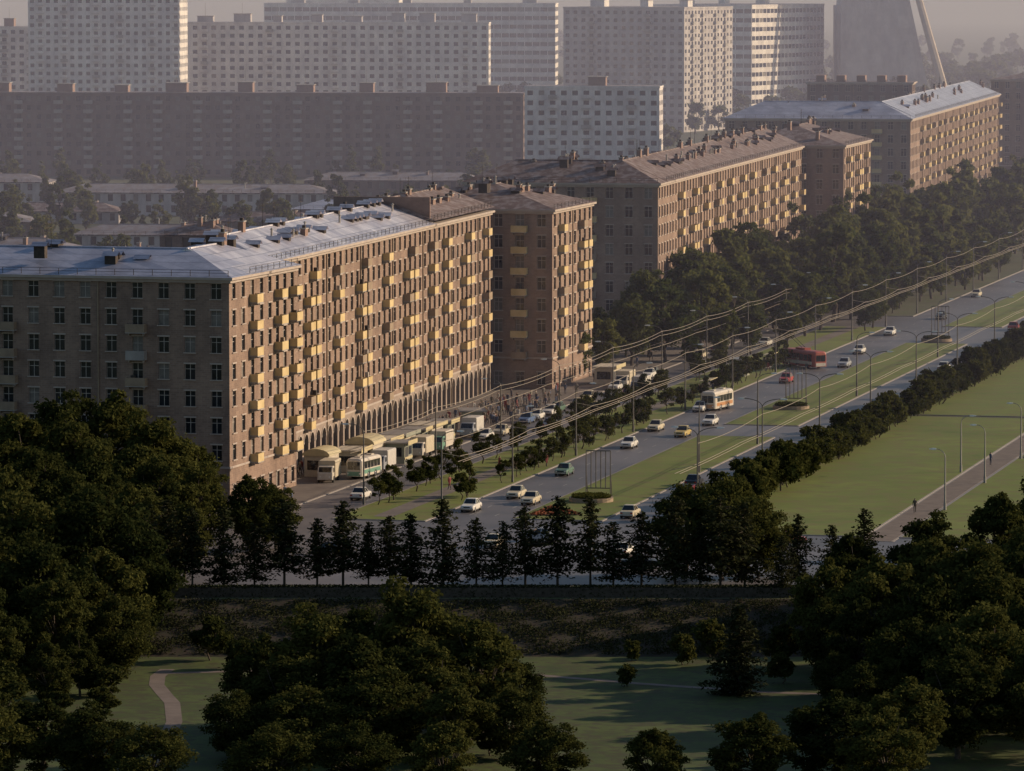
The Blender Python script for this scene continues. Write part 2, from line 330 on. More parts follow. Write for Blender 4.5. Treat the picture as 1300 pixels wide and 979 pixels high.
# --- building 4
mb=MB(); C4=(25.2,876.0); e4,r4=axes(10.8)
block(mb,C4,10.8,15,34,roof='brownroof',rh=3.6,balc=lambda i,j,nb:False,nbalc=lambda i,j,nb:1<=j<=7 and i in (nb-4,nb-9),bits=14,seed=9)
block(mb,vadd(C4,e4,15.003),10.8,173,15,roof='brownroof',hip0=False,hip1=False,rz=.03,roofO=7.3,balc=bp2,arch=False,bits=80,seed=10,sides='rl',rh=3.6)
block(mb,(69.5,1064),12,40,24,roof='brownroof',rh=3.8,balc=bpT,bits=16,seed=11,sides='rnf')
mb.obj('brick_apartment_building')
# --- building 5
mb=MB(); C5=(98,1250.); e5,r5=axes(10.4)
block(mb,C5,10.4,17,46,roof='blueroof',rh=4,nbalc=lambda i,j,nb:1<=j<=7 and i in (nb-3,),bits=10,seed=12,chimf=.2)
block(mb,vadd(C5,e5,17.003),10.4,235,16,roof='blueroof',hip0=False,rz=.03,roofO=8.3,balc=bp2,bits=34,chimf=.8,seed=13,sides='rl',rh=4)
mb.obj('brick_apartment_building')
mb=MB(); block(mb,(175,1540.),12,150,30,roof='brownroof',rh=3,balc=bp2,bits=20,seed=14,sides='rn',floors=FL+[(27.65,30.9)]); mb.obj('brick_apartment_building')
mb=MB(); block(mb,(118,1500.),8,16,31,roof=None,seed=15,sides='rn',floors=FL+[(27.65,31)],wall='brick2'); 
e_,r_=axes(8)
for k in range(5): mb.box((118,1500),e_,(-r_[0],-r_[1]),2,9,2+k*6,4.5+k*6,31.2,33.2,MI['chim'])
mb.poly([(*vadd((118,1500),e_,-.5,r_,.5),31.23),(*vadd((118,1500),e_,16.5,r_,.5),31.23),(*vadd((118,1500),e_,16.5,r_,-31.5),31.23),(*vadd((118,1500),e_,-.5,r_,-31.5),31.23)],MI['brownroof'])
mb.obj('brick_apartment_building')
# ------------------------------------------------------------------ background buildings
def flat(name,C,b,Lf,Dp,nfl,fh,wall,ww=1.7,wh=1.5,bay=3.3,boxes=4,balc=None,nbalc=None,base=0,pc=.1,sill=.8,seed=1,bwid=2.8,bmat='concrete',boxmat='chim',par=.6):
    mb=MB(); floors=[(base+fh*i,base+fh*(i+1)) for i in range(nfl)]; H=floors[-1][1]
    e,r=axes(b); nr=(-r[0],-r[1]); rnd=random.Random(seed)
    A=C;B=vadd(C,e,Lf);Cc=vadd(B,nr,Dp);D=vadd(C,nr,Dp)
    for k,(O,t,n,L,bf) in dict(r=(A,e,r,Lf,balc),n=(D,r,(-e[0],-e[1]),Dp,nbalc)).items():
        facade(mb,O,t,n,L,floors,wall=wall,balc=bf,detail=False,ww=ww,wh=wh,bay=bay,pc=pc,sill=sill,bwid=bwid,bmat=bmat)
    for (p,q_) in ((B,Cc),(Cc,D)): mb.poly([(*p,0),(*q_,0),(*q_,H),(*p,H)],MI[wall])
    mb.box(A,e,nr,-.15,Lf+.15,-.15,Dp+.15,H+.002,H+par,MI[wall],top=MI['greyroof'])
    for k in range(boxes):
        o=(k+.5)*Dp/boxes+rnd.uniform(-2,2); a=Lf*.35; wx=rnd.uniform(1.6,3.4); hh=rnd.uniform(2,3.4)
        mb.box(A,e,nr,a,a+min(5,Lf*.4),o-wx,o+wx,H+par+.002,H+par+hh,MI[boxmat])
        mb.box(A,e,nr,a-.3,a+min(5,Lf*.4)+.3,o-wx-.3,o+wx+.3,H+par+hh+.002,H+par+hh+.2,MI['concrete'])
        mb.cyl((*vadd(A,e,a+1,nr,o),H+3),(*vadd(A,e,a+1,nr,o),H+8),.08,.05,MI['concrete'],5)
    return mb.obj(name)
lb=lambda *cols:(lambda i,j,nb: j>=1 and (i%7 in cols))
flat('brown_apartment_block',(3.5,1575.),4,13,175,9,2.85,'brick2',bay=3.1,ww=1.4,wh=1.45,boxes=9,nbalc=lb(2,5),bmat='concrete',seed=2,pc=.3)
flat('white_apartment_block',(43.5,1500.),6,14,40,10,2.95,'panel',bay=3.3,ww=1.7,wh=1.4,boxes=1,nbalc=lb(2,5),seed=3,bmat='panel')
flat('white_apartment_tower',(68,2010.),24,52,52,16,3.05,'panelgrey',bay=3.4,ww=1.7,wh=1.4,boxes=3,nbalc=lb(3,),balc=lb(2,5),seed=4,boxmat='panel')
flat('white_apartment_slab',(-9,1960.),3,14,119,14,3.1,'panel',bay=3.6,ww=1.8,wh=1.5,boxes=8,nbalc=lb(2,),seed=5,boxmat='panelgrey',bmat='panel')
flat('white_apartment_tower',(-124,1900.),3,25,57,24,3.0,'panel',bay=3.0,ww=1.5,wh=1.4,boxes=2,nbalc=lb(1,4),seed=6,bmat='panel')
flat('white_apartment_slab',(-182,1940.),3,14,90,14,3.0,'panel',bay=3.3,boxes=4,seed=7,nbalc=lb(2,5))
flat('institute_building',(20,2350.),3,30,135,12,4.0,'panel',bay=3.6,ww=3.2,wh=1.9,boxes=5,seed=8,boxmat='panelgrey',pc=.3)
flat('institute_building',(106,2250.),27,80,52,12,4.0,'panel',bay=4,ww=3.5,wh=1.9,boxes=3,seed=9,boxmat='panel',pc=.3)
flat('institute_building',(-60,2700.),3,30,60,12,4.3,'panel',bay=4,ww=3.5,wh=1.9,boxes=3,seed=19,boxmat='panelgrey',pc=.3)
mb=MB()
mb.box((190,2300),X,Y,-43,-14,0,30,0,48,MI['panelgrey']); 
base=[(147.5,2290,0),(190,2290,0),(190,2330.5,0),(147.5,2330.5,0)]; top=[(149,2295,110),(166,2295,110),(166,2320,110),(149,2320,110)]
for k in range(4): mb.poly([base[k],base[(k+1)%4],top[(k+1)%4],top[k]],MI['panelgrey'])
mb.poly(top,MI['concrete'])
mb.cyl((197,2285,0),(170,2295,98),2.2,1.0,MI['stone'],8); mb.box((196,2285),X,Y,-4,4,-4,4,0,5,MI['concrete'])
mb.obj('concrete_monument_tower')
rnd=random.Random(21)
def low(C,b,Lf,Dp,nf,roof,wall,rh=2.0):
    mb=MB(); fl=[(2.9*i,2.9*(i+1)) for i in range(nf)]
    block(mb,C,b,Lf,Dp,floors=fl,roof=roof,rh=rh,wall=wall,bits=7,detail=False,cornice=False,seed=rnd.randint(0,99))
    mb.obj('low_rise_house')
for a in [((-47,1330),5,14,74,2,'greyroof','panelgrey'),((-112,1180),6,13,50,2,'greyroof','brick2'),((-62,1120),8,12,36,2,'greyroof','panelgrey'),
          ((-50,900),12,10,13,6,'brownroof','brick2'),((-20,1240),6,13,34,2,'blueroof','brick2'),((-88,1010),8,12,30,3,'greyroof','panelgrey'),((-40,1030),10,12,28,3,'greyroof','brick2'),
          ((-128,1400),4,13,60,2,'greyroof','panelgrey'),((-8,1410),4,13,50,2,'greyroof','brick2'),((6,1120),9,12,26,2,'brownroof','brick2'),((-78,870),12,12,26,4,'greyroof','brick2'),
          ((-75,1080),8,6,10,1,'greyroof','panelgrey'),((-45,1180),8,10,26,2,'brownroof','brick2'),((-100,1290),8,10,30,1,'brownroof','panelgrey'),((-25,960),11,11,20,4,'greyroof','brick2')]:
    low(*a)
# ------------------------------------------------------------------ trees
mBark=noise_mat('bark',(.05,.04,.03),(.10,.08,.06),2)
mLeafD=leaf_mat('dark_leaves',(.020,.028,.010),(.075,.078,.022),.32)
mLeafM=leaf_mat('green_leaves',(.045,.062,.020),(.13,.135,.04),.42)
mSpr=leaf_mat('spruce_needles',(.018,.024,.012),(.042,.045,.020),.15)
def quads(cent,nrm,size,rng):
    n=len(cent); rv=rng.normal(size=(n,3)); t=np.cross(nrm,rv); t/=np.linalg.norm(t,axis=1)[:,None]+1e-9
    b=np.cross(nrm,t); s=size[:,None]; k=.62
    return np.stack([cent-t*s-b*s*k*.2,cent-b*s*k,cent+t*s+b*s*k*.2,cent+b*s*k],1).reshape(-1,3)
def build_tree_mesh(name,leafv,mb,leafmat):
    nv=len(mb.v); n=len(leafv)//4
    me=bpy.data.meshes.new(name)
    verts=list(mb.v)+leafv.tolist(); faces=list(mb.f)+[(nv+4*i,nv+4*i+1,nv+4*i+2,nv+4*i+3) for i in range(n)]
    me.from_pydata(verts,[],faces); me.materials.append(mBark); me.materials.append(leafmat)
    mi=np.zeros(len(faces),dtype=np.int32); mi[len(mb.f):]=1; me.polygons.foreach_set('material_index',mi); me.update(); return me
def decid(name,seed,H=14,R=5,th=3,nb=34,nl=8000,ls=.27,mat=None,br=(.2,.36)):
    rng=np.random.default_rng(seed); mb=MB()
    ph=(H-th)/2; cz=th+ph
    p=Vector((0,0,-.3)); r=H*.022
    pts=[p.copy()]
    for k in range(5):
        q=Vector((rng.normal()*.25,rng.normal()*.25,H*.75*(k+1)/5)); mb.cyl(p,q,r,r*.75,0,7,False); r*=.75; p=q; pts.append(q.copy())
    cs=[];rs=[]
    lean=rng.normal(size=2)*R*.12
    while len(cs)<nb:
        d=rng.normal(size=3); d/=np.linalg.norm(d); rr=rng.uniform(.2,1)**.45*rng.uniform(.68,.98)
        zf=d[2]*rr
        wid=R*(1.0-.5*max(0,zf)**1.3)*(1-.2*max(0,-zf))
        c=np.array([d[0]*rr*wid+lean[0]*zf,d[1]*rr*wid+lean[1]*zf,cz+zf*ph*1.0]); cs.append(c); rs.append(rng.uniform(*br)*R*(1 if zf<.6 else .75))
    for c in cs[::3]:
        k=min(4,max(1,int(len(pts)*.25+c[2]/H*2.2))); a=pts[k]; cv=Vector(c.tolist())
        m_=(a+cv)/2+Vector((0,0,-.3)); mb.cyl(a,m_,.12,.08,0,5,False); mb.cyl(m_,cv,.08,.03,0,5,False)
    cs=np.array(cs);rs=np.array(rs); pr=rs**2/np.sum(rs**2); idx=rng.choice(nb,size=nl,p=pr)
    d=rng.normal(size=(nl,3)); d/=np.linalg.norm(d,axis=1)[:,None]
    d[:,2]=np.where((d[:,2]<-.2)&(rng.random(nl)<.4),-d[:,2],d[:,2])
    rr=rng.uniform(.3,1,nl)**.45*rng.normal(1,.24,nl)
    off=d*(rs[idx]*rr)[:,None]; off[:,2]*=.75
    c=cs[idx]+off
    nr_=d*.5+rng.normal(size=(nl,3))*.65+np.array([0,0,.25]); nr_/=np.linalg.norm(nr_,axis=1)[:,None]
    sz=rng.uniform(.6,1.4,nl)*ls
    return build_tree_mesh(name,quads(c,nr_,sz,rng),mb,mat)
def conif(name,seed,H=9,R=2.6,th=1.4,nbr=150,mat=None,per=30,ls=.2):
    rng=np.random.default_rng(seed); mb=MB()
    mb.cyl((0,0,-.3),(0,0,H*.96),H*.016,.03,0,7,False)
    C=[];Nn=[];Sz=[]; ph=rng.uniform(0,6.28)
    for k in range(nbr):
        z=th+(H-th)*(k/nbr)**1.05*.98; f=(z-th)/(H-th); an=rng.uniform(0,2*math.pi)
        rad_=R*(1-f)**.62*rng.uniform(.5,1.2)*(1+.22*math.sin(an+ph+f*3))+.15
        if f<.12: rad_*=.75
        dx,dy=math.cos(an),math.sin(an); lift=.3*(f-.25)
        tip=(dx*rad_,dy*rad_,z+rad_*lift-.12*rad_)
        if k%2==0 and rad_>.6: mb.cyl((0,0,z),tip,.035,.012,0,4,False)
        m=max(5,int(per*rad_/R))
        for i in range(m):
            s=(i+.6)/m; sw=(1-s*.5)*rad_*.24
            C.append((tip[0]*s+rng.normal()*sw,tip[1]*s+rng.normal()*sw,z+(tip[2]-z)*s-abs(rng.normal())*.16+.05)); Nn.append((rng.normal()*.6,rng.normal()*.6,1)); Sz.append(ls*rng.uniform(.6,1.4))
    Nn=np.array(Nn);Nn/=np.linalg.norm(Nn,axis=1)[:,None]
    return build_tree_mesh(name,quads(np.array(C),Nn,np.array(Sz),rng),mb,mat)
DK=[decid('dark_tree_mesh',s,H=14,R=R,th=.3,nb=n,nl=16000,ls=.21,mat=mLeafD,br=(.13,.27)) for s,R,n in((1,5.6,80),(2,4.8,70),(3,6.2,90),(21,5.2,76))]
MD=[decid('green_tree_mesh',s,H=14,R=R,th=1.0,nb=n,nl=6500,ls=.30,mat=mLeafM,br=(.15,.3)) for s,R,n in((4,4.4,50),(5,3.5,44),(6,5.0,56))]
FR=[decid('far_tree_mesh',s,H=14,R=R,th=1.0,nb=26,nl=1700,ls=.52,mat=mLeafM,br=(.18,.34)) for s,R in((7,4.2),(8,3.4),(9,4.9))]
YG=[decid('young_tree_mesh',s,H=5,R=1.7,th=.6,nb=20,nl=1600,ls=.16,mat=mLeafD) for s in(10,11,22)]
SH=[decid('shrub_mesh',s,H=4,R=1.9,th=.1,nb=26,nl=2600,ls=.17,mat=mLeafD) for s in(12,13,14)]
SP=[conif('spruce_mesh',s,H=9,R=R,th=th,mat=mSpr) for s,R,th in((1,2.9,1.7),(2,2.5,1.4),(3,3.2,2.0),(4,2.7,1.2),(5,2.8,2.2))]
SPD=conif('dense_spruce_mesh',9,H=9,R=3.1,th=.1,nbr=260,mat=mSpr,per=36)
rnd=random.Random(5)
def tree(name,pool,x,y,h,base=14.,z=None,wsc=1.0):
    me=rnd.choice(pool); s=h/base; q=s*wsc*rnd.uniform(.92,1.12)
    return inst(name,me,(x,y,gz(y) if z is None else z),rnd.uniform(0,6.28),(q,q,s))
for (x,y,h) in [(-74,596,14),(-66,592,14),(-59,596,14),(-53,590,16.5),(-47,594,17),(-42,588,14.5),(-37,592,10.5),(-70,580,14),(-62,578,13),(-50,579,15),(-43,574,12),(-56,584,15),
                (-66,558,13.5),(-58,552,13),(-52,556,13.5),(-46,550,13),(-40,556,12),(-35,560,11),(-29,563,9.5),(-26.5,566,8),(-62,540,13),(-54,536,13.5),(-47,538,12.5),(-40,536,11.5),(-35,539,9),
                (-58,515,15),(-50,512,16),(-43,514,15.5),(-38,508,13.5),(-53,497,15),(-46,495,14.5),(-40,499,13),(-60,488,15),(-51,480,12),(-44,486,12),(-38.5,491,9),(-48,470,9),(-55,470,10),(-41,478,7),(-43,470,7)]:
    tree('deciduous_tree',DK,x,y,h)
for (x,y,h,ws) in [(-9,456,14.8,1.1),(-17,453,12.6,1.1),(-23,458,9.5,1.0),(-2.8,453,11.5,1.1),(-13,447,11,1.2),(.5,460,6.5,1.1),(-7,448,10,1.3),(-20,446,9,1.3),(-4,462,9.5,1.1),(-14,460,12,1.1),(-11,440,9,1.3),(-24,438,7,1.2),(0,440,7,1.2),(-18,438,7.5,1.3),(-5,436,8,1.3)]:
    tree('deciduous_tree',DK,x,y,h,wsc=ws)
for (x,y,h) in [(18.5,541,11),(22.5,537,12.0),(26.5,540,9.5),(31,497,12),(36,492,13.0),(41,499,14),(46,494,14.5),(51,500,15.5),(33,478,10.5),(39,472,13.5),(45,476,14.5),(50,480,16),
                (35,515,10),(43,517,11),(50,522,12),(57,515,13),(57,545,11),(61,560,12),(30,466,6.5),(36,458,11),(43,455,13),(50,460,14),(62,500,16),(65,480,16),(70,520,16),(75,500,16),(60,470,16),  # outermost trees to the right are out of view, added to shade the foreground
                (31,485,9),(36,467,9),(41,463,9),(47,466,12),(34,455,8),(62,440,14),(70,455,15),(58,430,13),(68,425,14),(80,470,15),(31,450,8),(40,446,10),(46,442,11)]:  # unseen ones beyond the right edge are added to cast shade on the lawn
    tree('deciduous_tree',DK,x,y,h)
inst('spruce_tree',SPD,(21.5,479,-4),.4,(1.0,1.0,.98))
for (x,y,h) in [(-46,440,9),(-40,430,7.5),(-35,422,8),(-30,418,7),(-20,418,7),(-13,420,7),(-6,416,7.5),(3,420,7),(12,416,7),(20,418,8),(27,424,9),(34,432,9),(39,440,9.5),(31,418,8),(-44,420,9)]: tree('deciduous_tree',DK,x,y,h,wsc=1.35)
# undergrowth under the groves
for k in range(60):
    r=rnd.random()
    if r<.35: x,y=rnd.uniform(-55,-37),rnd.uniform(465,500)
    elif r<.65: x,y=rnd.uniform(30,52),rnd.uniform(450,500)
    else: x,y=rnd.uniform(-24,0),rnd.uniform(434,458)
    s=rnd.uniform(.5,.9); inst('park_shrub',rnd.choice(SH),(x,y,-4),rnd.uniform(0,6),(s*1.3,s*1.3,s))
for (x,y,s) in [(17,500,.9),(11,485,.6),(26,487,.8),(-27,497,.9),(-30,503,1.2),(12,503,.6),(20,506,1.1),(27,500,1.1)]:
    inst('park_shrub',rnd.choice(SH),(x,y,gz(y)),rnd.uniform(0,6),(s,s,s))
# low planting covering the bank
rng=np.random.default_rng(12); n=60000; cx=rng.uniform(-48,40,n); cy=rng.uniform(506.5,520.5,n)
keep=(np.sin(cx*1.1+cy*.7)+np.sin(cx*.43-cy*1.3)+rng.normal(size=n)*.7)>-.6; cx=cx[keep];cy=cy[keep]; n=len(cx)
c=np.stack([cx,cy,-4*(521-cy)/15+rng.uniform(.02,.6,n)*(.6+.4*np.sin(cx*.8)*np.sin(cy*.9))],1); nn=rng.normal(size=(n,3))+np.array([0,0,.8]); nn/=np.linalg.norm(nn,axis=1)[:,None]
inst('bank_ground_cover',build_tree_mesh('bank_cover',quads(c,nn,rng.uniform(.08,.17,n),rng),MB(),mSpr),(0,0,0))
x=-36.
while x<26:
    h=rnd.uniform(7.0,10.4); s=h/9; inst('spruce_tree',rnd.choice(SP),(x,527+rnd.uniform(-1,1),0),rnd.uniform(0,6),(s*rnd.uniform(.85,1.2),)*2+(s,)); x+=rnd.uniform(2.1,3.6)
for (x,y,h) in [(30,530,8),(33.5,528,7),(37,531,8.5),(-38,530,9),(28,523,6.5)]:
    s=h/9; inst('spruce_tree',rnd.choice(SP),(x,y,0),rnd.uniform(0,6),(s,s,s))
rng=np.random.default_rng(3); mb=MB(); mb.box((0,522.6),X,Y,-45,30,-.55,.55,0,1.0,0)
n=26000; c=np.stack([rng.uniform(-45,30,n),rng.uniform(522,523.2,n),rng.uniform(.0,1.25,n)],1); nn=rng.normal(size=(n,3)); nn/=np.linalg.norm(nn,axis=1)[:,None]
inst('hedge',build_tree_mesh('hedge',quads(c,nn,rng.uniform(.08,.16,n),rng),mb,mSpr),(0,0,0))
u=6.
while u<620:
    v=33.7+rnd.uniform(-.8,.8); s=rnd.uniform(.8,1.4)*(1.0 if u<320 else .9); x,y=W(u,v); inst('hedgerow_shrub',rnd.choice(SH),(x,y,.1),rnd.uniform(0,6),(s,s,s*rnd.uniform(.85,1.25))); u+=rnd.uniform(2.0,3.2)
u=14.
while u<240:
    v=rnd.choice([-10.2,-9.6,-2.0,-1.6]); x,y=W(u,v); s=rnd.uniform(.55,1.0); inst('young_tree',rnd.choice(YG),(x,y,.1),rnd.uniform(0,6),s); u+=rnd.uniform(1.4,3.6)
for (u,v,h) in [(232,-26,13),(240,-22,15),(250,-27,16.5),(258,-20,16),(268,-25,17),(276,-18,15),(285,-24,17),(292,-29,17.5),(262,-12,9),(246,-14,10),(280,-9,9),(215,-27,10),(205,-29,9),(222,-14,7),(300,-14,13),(296,-22,16)]:
    x,y=W(u,v); tree('deciduous_tree',MD,x,y,h)
u=305.
while u<1000:
    for v in (-34,-27,-20,-12,-5):
        if rnd.random()<.8:
            x,y=W(u+rnd.uniform(-3.5,3.5),v+rnd.uniform(-3,3)); tree('deciduous_tree',MD if u<420 else FR,x,y,rnd.uniform(9.5,20.5) if v<-8 else rnd.uniform(6,12))
    u+=8.5 if u<600 else 13
for (x,y,h) in [(14,835,10),(19,845,11),(9,850,12),(2,860,12),(22,855,9),(-8,850,12)]: tree('deciduous_tree',MD,x,y,h)
def grove(name,pts,pool,basez=0):
    V=[];F=[];Mi=[];nv=0
    for (x,y,h) in pts:
        me=rnd.choice(pool); n=len(me.vertices); co=np.empty(n*3); me.vertices.foreach_get('co',co); co=co.reshape(-1,3)
        a=rnd.uniform(0,6.28); s=h/14; ca,sa=math.cos(a)*s*1.15,math.sin(a)*s*1.15
        c=np.stack([co[:,0]*ca-co[:,1]*sa+x,co[:,0]*sa+co[:,1]*ca+y,co[:,2]*s+basez],1); V.append(c)
        pl=[tuple(v+nv for v in p.vertices) for p in me.polygons]; F+=pl
        mi=np.empty(len(pl),dtype=np.int32); me.polygons.foreach_get('material_index',mi); Mi.append(mi); nv+=n
    m=bpy.data.meshes.new(name); m.from_pydata(np.concatenate(V).tolist(),[],F); m.materials.append(mBark); m.materials.append(mLeafM)
    m.polygons.foreach_set('material_index',np.concatenate(Mi)); m.update(); return inst(name,m,(0,0,0))
VF=[decid('vfar_tree_mesh',s,H=14,R=5.0,th=.8,nb=14,nl=330,ls=1.15,mat=mLeafM) for s in(15,16,17)]
for k in range(240):
    y=rnd.uniform(820,1540); x=rnd.uniform(-.105*y-10,min(.012*y,-28 if y<1000 else 99)); inst('courtyard_tree',rnd.choice(FR),(x,y,0),rnd.uniform(0,6),rnd.uniform(6,13)/14)
pts=[]
for k in range(420):
    y=rnd.uniform(1590,4200); x=rnd.uniform(-.12*y,.13*y); pts.append((x,y,rnd.uniform(9,16)))
for k in range(200):
    y=rnd.uniform(1560,3200); x=rnd.uniform(.055*y,.125*y); pts.append((x,y,rnd.uniform(11,18)))
grove('distant_trees',pts,VF)
# ------------------------------------------------------------------ vehicles
mGlassC=solid('car_glass',(.02,.022,.026),.08,spec=.8); mTyre=solid('tyre_rubber',(.02,.02,.02),.9); mChrome=solid('chrome',(.55,.55,.55),.25,metal=.9)
mLampW=solid('headlamp_lens',(.7,.7,.65),.15); mLampR=solid('tail_lamp_lens',(.4,.02,.02),.2); mUnder=solid('underbody',(.025,.025,.025),.9)
def car_mesh(name,paint,L=4.2,Wd=1.62,estate=False):
    mb=MB(); h=L/2; hw=Wd/2
    def ring(x,w,zb,zt):
        return [(x,-w*.94,zb),(x,-w,zb+.12),(x,-w,(zb+zt)/2+.08),(x,-w*.95,zt-.05),(x,-w*.82,zt),(x,w*.82,zt),(x,w*.95,zt-.05),(x,w,(zb+zt)/2+.08),(x,w,zb+.12),(x,w*.94,zb)]
    mb.loft([ring(h,hw*.86,.36,.66),ring(h-.1,hw*.94,.28,.76),ring(h-.5,hw,.25,.82),ring(h-1.25,hw,.25,.89),ring(0,hw,.25,.90),ring(-h+1.0,hw,.25,.90),ring(-h+.4,hw*.99,.26,.86),ring(-h+.08,hw*.94,.3,.80),ring(-h,hw*.88,.36,.7)],0)
    xb0,xb1=(-h+.85 if not estate else -h+.15),h-1.35; xt0,xt1=(xb0+.45 if not estate else xb0+.15),xb1-.6; z0,z1=.885,1.36; wb,wt=hw*.92,hw*.74
    fr=[0,.06,.47,.53,.93,1]
    for sgn in(1,-1):
        for k in range(5):
            a,b=fr[k],fr[k+1]
            mb.poly([(xb0+(xb1-xb0)*a,sgn*wb,z0),(xb0+(xb1-xb0)*b,sgn*wb,z0),(xt0+(xt1-xt0)*b,sgn*wt,z1),(xt0+(xt1-xt0)*a,sgn*wt,z1)],0 if k%2==0 else 1)
    for (xb,xt) in((xb0,xt0),(xb1,xt1)):
        for a,b,m in((-1,-.9,0),(-.9,.9,1),(.9,1,0)):
            mb.poly([(xb,wb*a,z0),(xb,wb*b,z0),(xt,wt*b,z1),(xt,wt*a,z1)],m)
    rr=lambda z,k:[(xt0-.02+k,-wt+k,z),(xt1+.02-k,-wt+k,z),(xt1+.02-k,wt-k,z),(xt0-.02+k,wt-k,z)]
    mb.loft([rr(z1,-.015),rr(z1+.04,.03),rr(z1+.065,.16)],0)
    for x in(h-.78,-h+.8):
        for s in(1,-1):
            mb.cyl((x,s*(hw-.17),.3),(x,s*(hw+.012),.3),.3,.3,2,14); mb.cyl((x,s*(hw+.013),.3),(x,s*(hw+.02),.3),.17,.15,3,10)
    mb.box((0,0),X,Y,h-.02,h+.06,-hw*.93,hw*.93,.36,.47,3); mb.box((0,0),X,Y,-h-.06,-h+.02,-hw*.93,hw*.93,.36,.47,3)
    for s in(1,-1):
        mb.cyl((h-.06,s*hw*.66,.61),(h+.015,s*hw*.66,.61),.09,.085,4,10); mb.box((0,0),X,Y,-h-.015,-h+.1,s*hw*.7-.13,s*hw*.7+.13,.55,.70,5)
    mb.box((0,0),X,Y,h-.05,h+.008,-hw*.45,hw*.45,.53,.66,6)
    mb.box((0,0),X,Y,-h+.3,h-.3,-hw*.8,hw*.8,.2,.3,6)
    return mb.mesh(name,[paint,mGlassC,mTyre,mChrome,mLampW,mLampR,mUnder])
paints=[solid('car_paint_'+n_,c,.3,spec=.6) for n_,c in dict(white=(.66,.63,.57),cream=(.55,.48,.34),yellow=(.50,.37,.12),red=(.36,.05,.04),blue=(.09,.14,.26),grey=(.33,.34,.36),green=(.10,.17,.12),black=(.03,.03,.035)).items()]
CM=[car_mesh('car_mesh',p) for p in paints]; CE=[car_mesh('estate_mesh',p,4.2,1.62,True) for p in paints[:3]]
rnd=random.Random(11)
def car(u,v,d=1,c=None,dr=0):
    x,y=W(u,v); me=CM[c] if c is not None else rnd.choice(CM+CM[:2]+CE[:2]); inst('car',me,(x,y,.02),(UP if d>0 else UP+math.pi)+dr,1.06)
for (u,v,c) in [(10.9,2.3,0),(27,4.0,1),(20.5,7.4,1),(55.8,3.4,6),(94,3.6,0),(120,1.8,1),(112,7.3,2),(152,1.7,0),(130.5,7.5,0),(268,5.5,0),(239,8,5),(312,3.5,0),(355,6,7),(420,3,1),(206,4.5,3),(500,6,0)]:
    car(u,v,-1,c)
for (u,v,c) in [(63,25.5,5),(8.8,22.3,1),(46,22.4,7),(235,25,0),(290,28,1),(330,23,3),(405,26,0),(470,24,1),(-25,14,1),(-30,30,0)]:
    car(u,v,1,c)
for (u,v,c) in [(21,-14.2,0),(-7,-16.3,4),(101,-18.3,0),(108,-17.7,1),(133,-18.6,0),(141,-18.4,0),(153,-17,1),(148,-13.3,2),(146,-18.5,6),(160,-13.4,0),(166,-18.4,1),(172,-13.4,3),(186,-18.5,0),(120,-13.4,5),(127,-18.6,4),(198,-14,1),(210,-18.4,0),(69,-13.5,7)]:
    car(u,v,1 if v>-15 else -1,c)
u=214
while u<300:
    car(u,-18.6 if rnd.random()<.6 else -13.2,1,None,rnd.uniform(-.05,.05)); u+=rnd.uniform(9,18)
for (x,y,a) in [(-20,560,0),(3,574,3.14),(14,548,0),(31,570,3.14)]: inst('car',rnd.choice(CM),(x,y,.03),a,1.06)
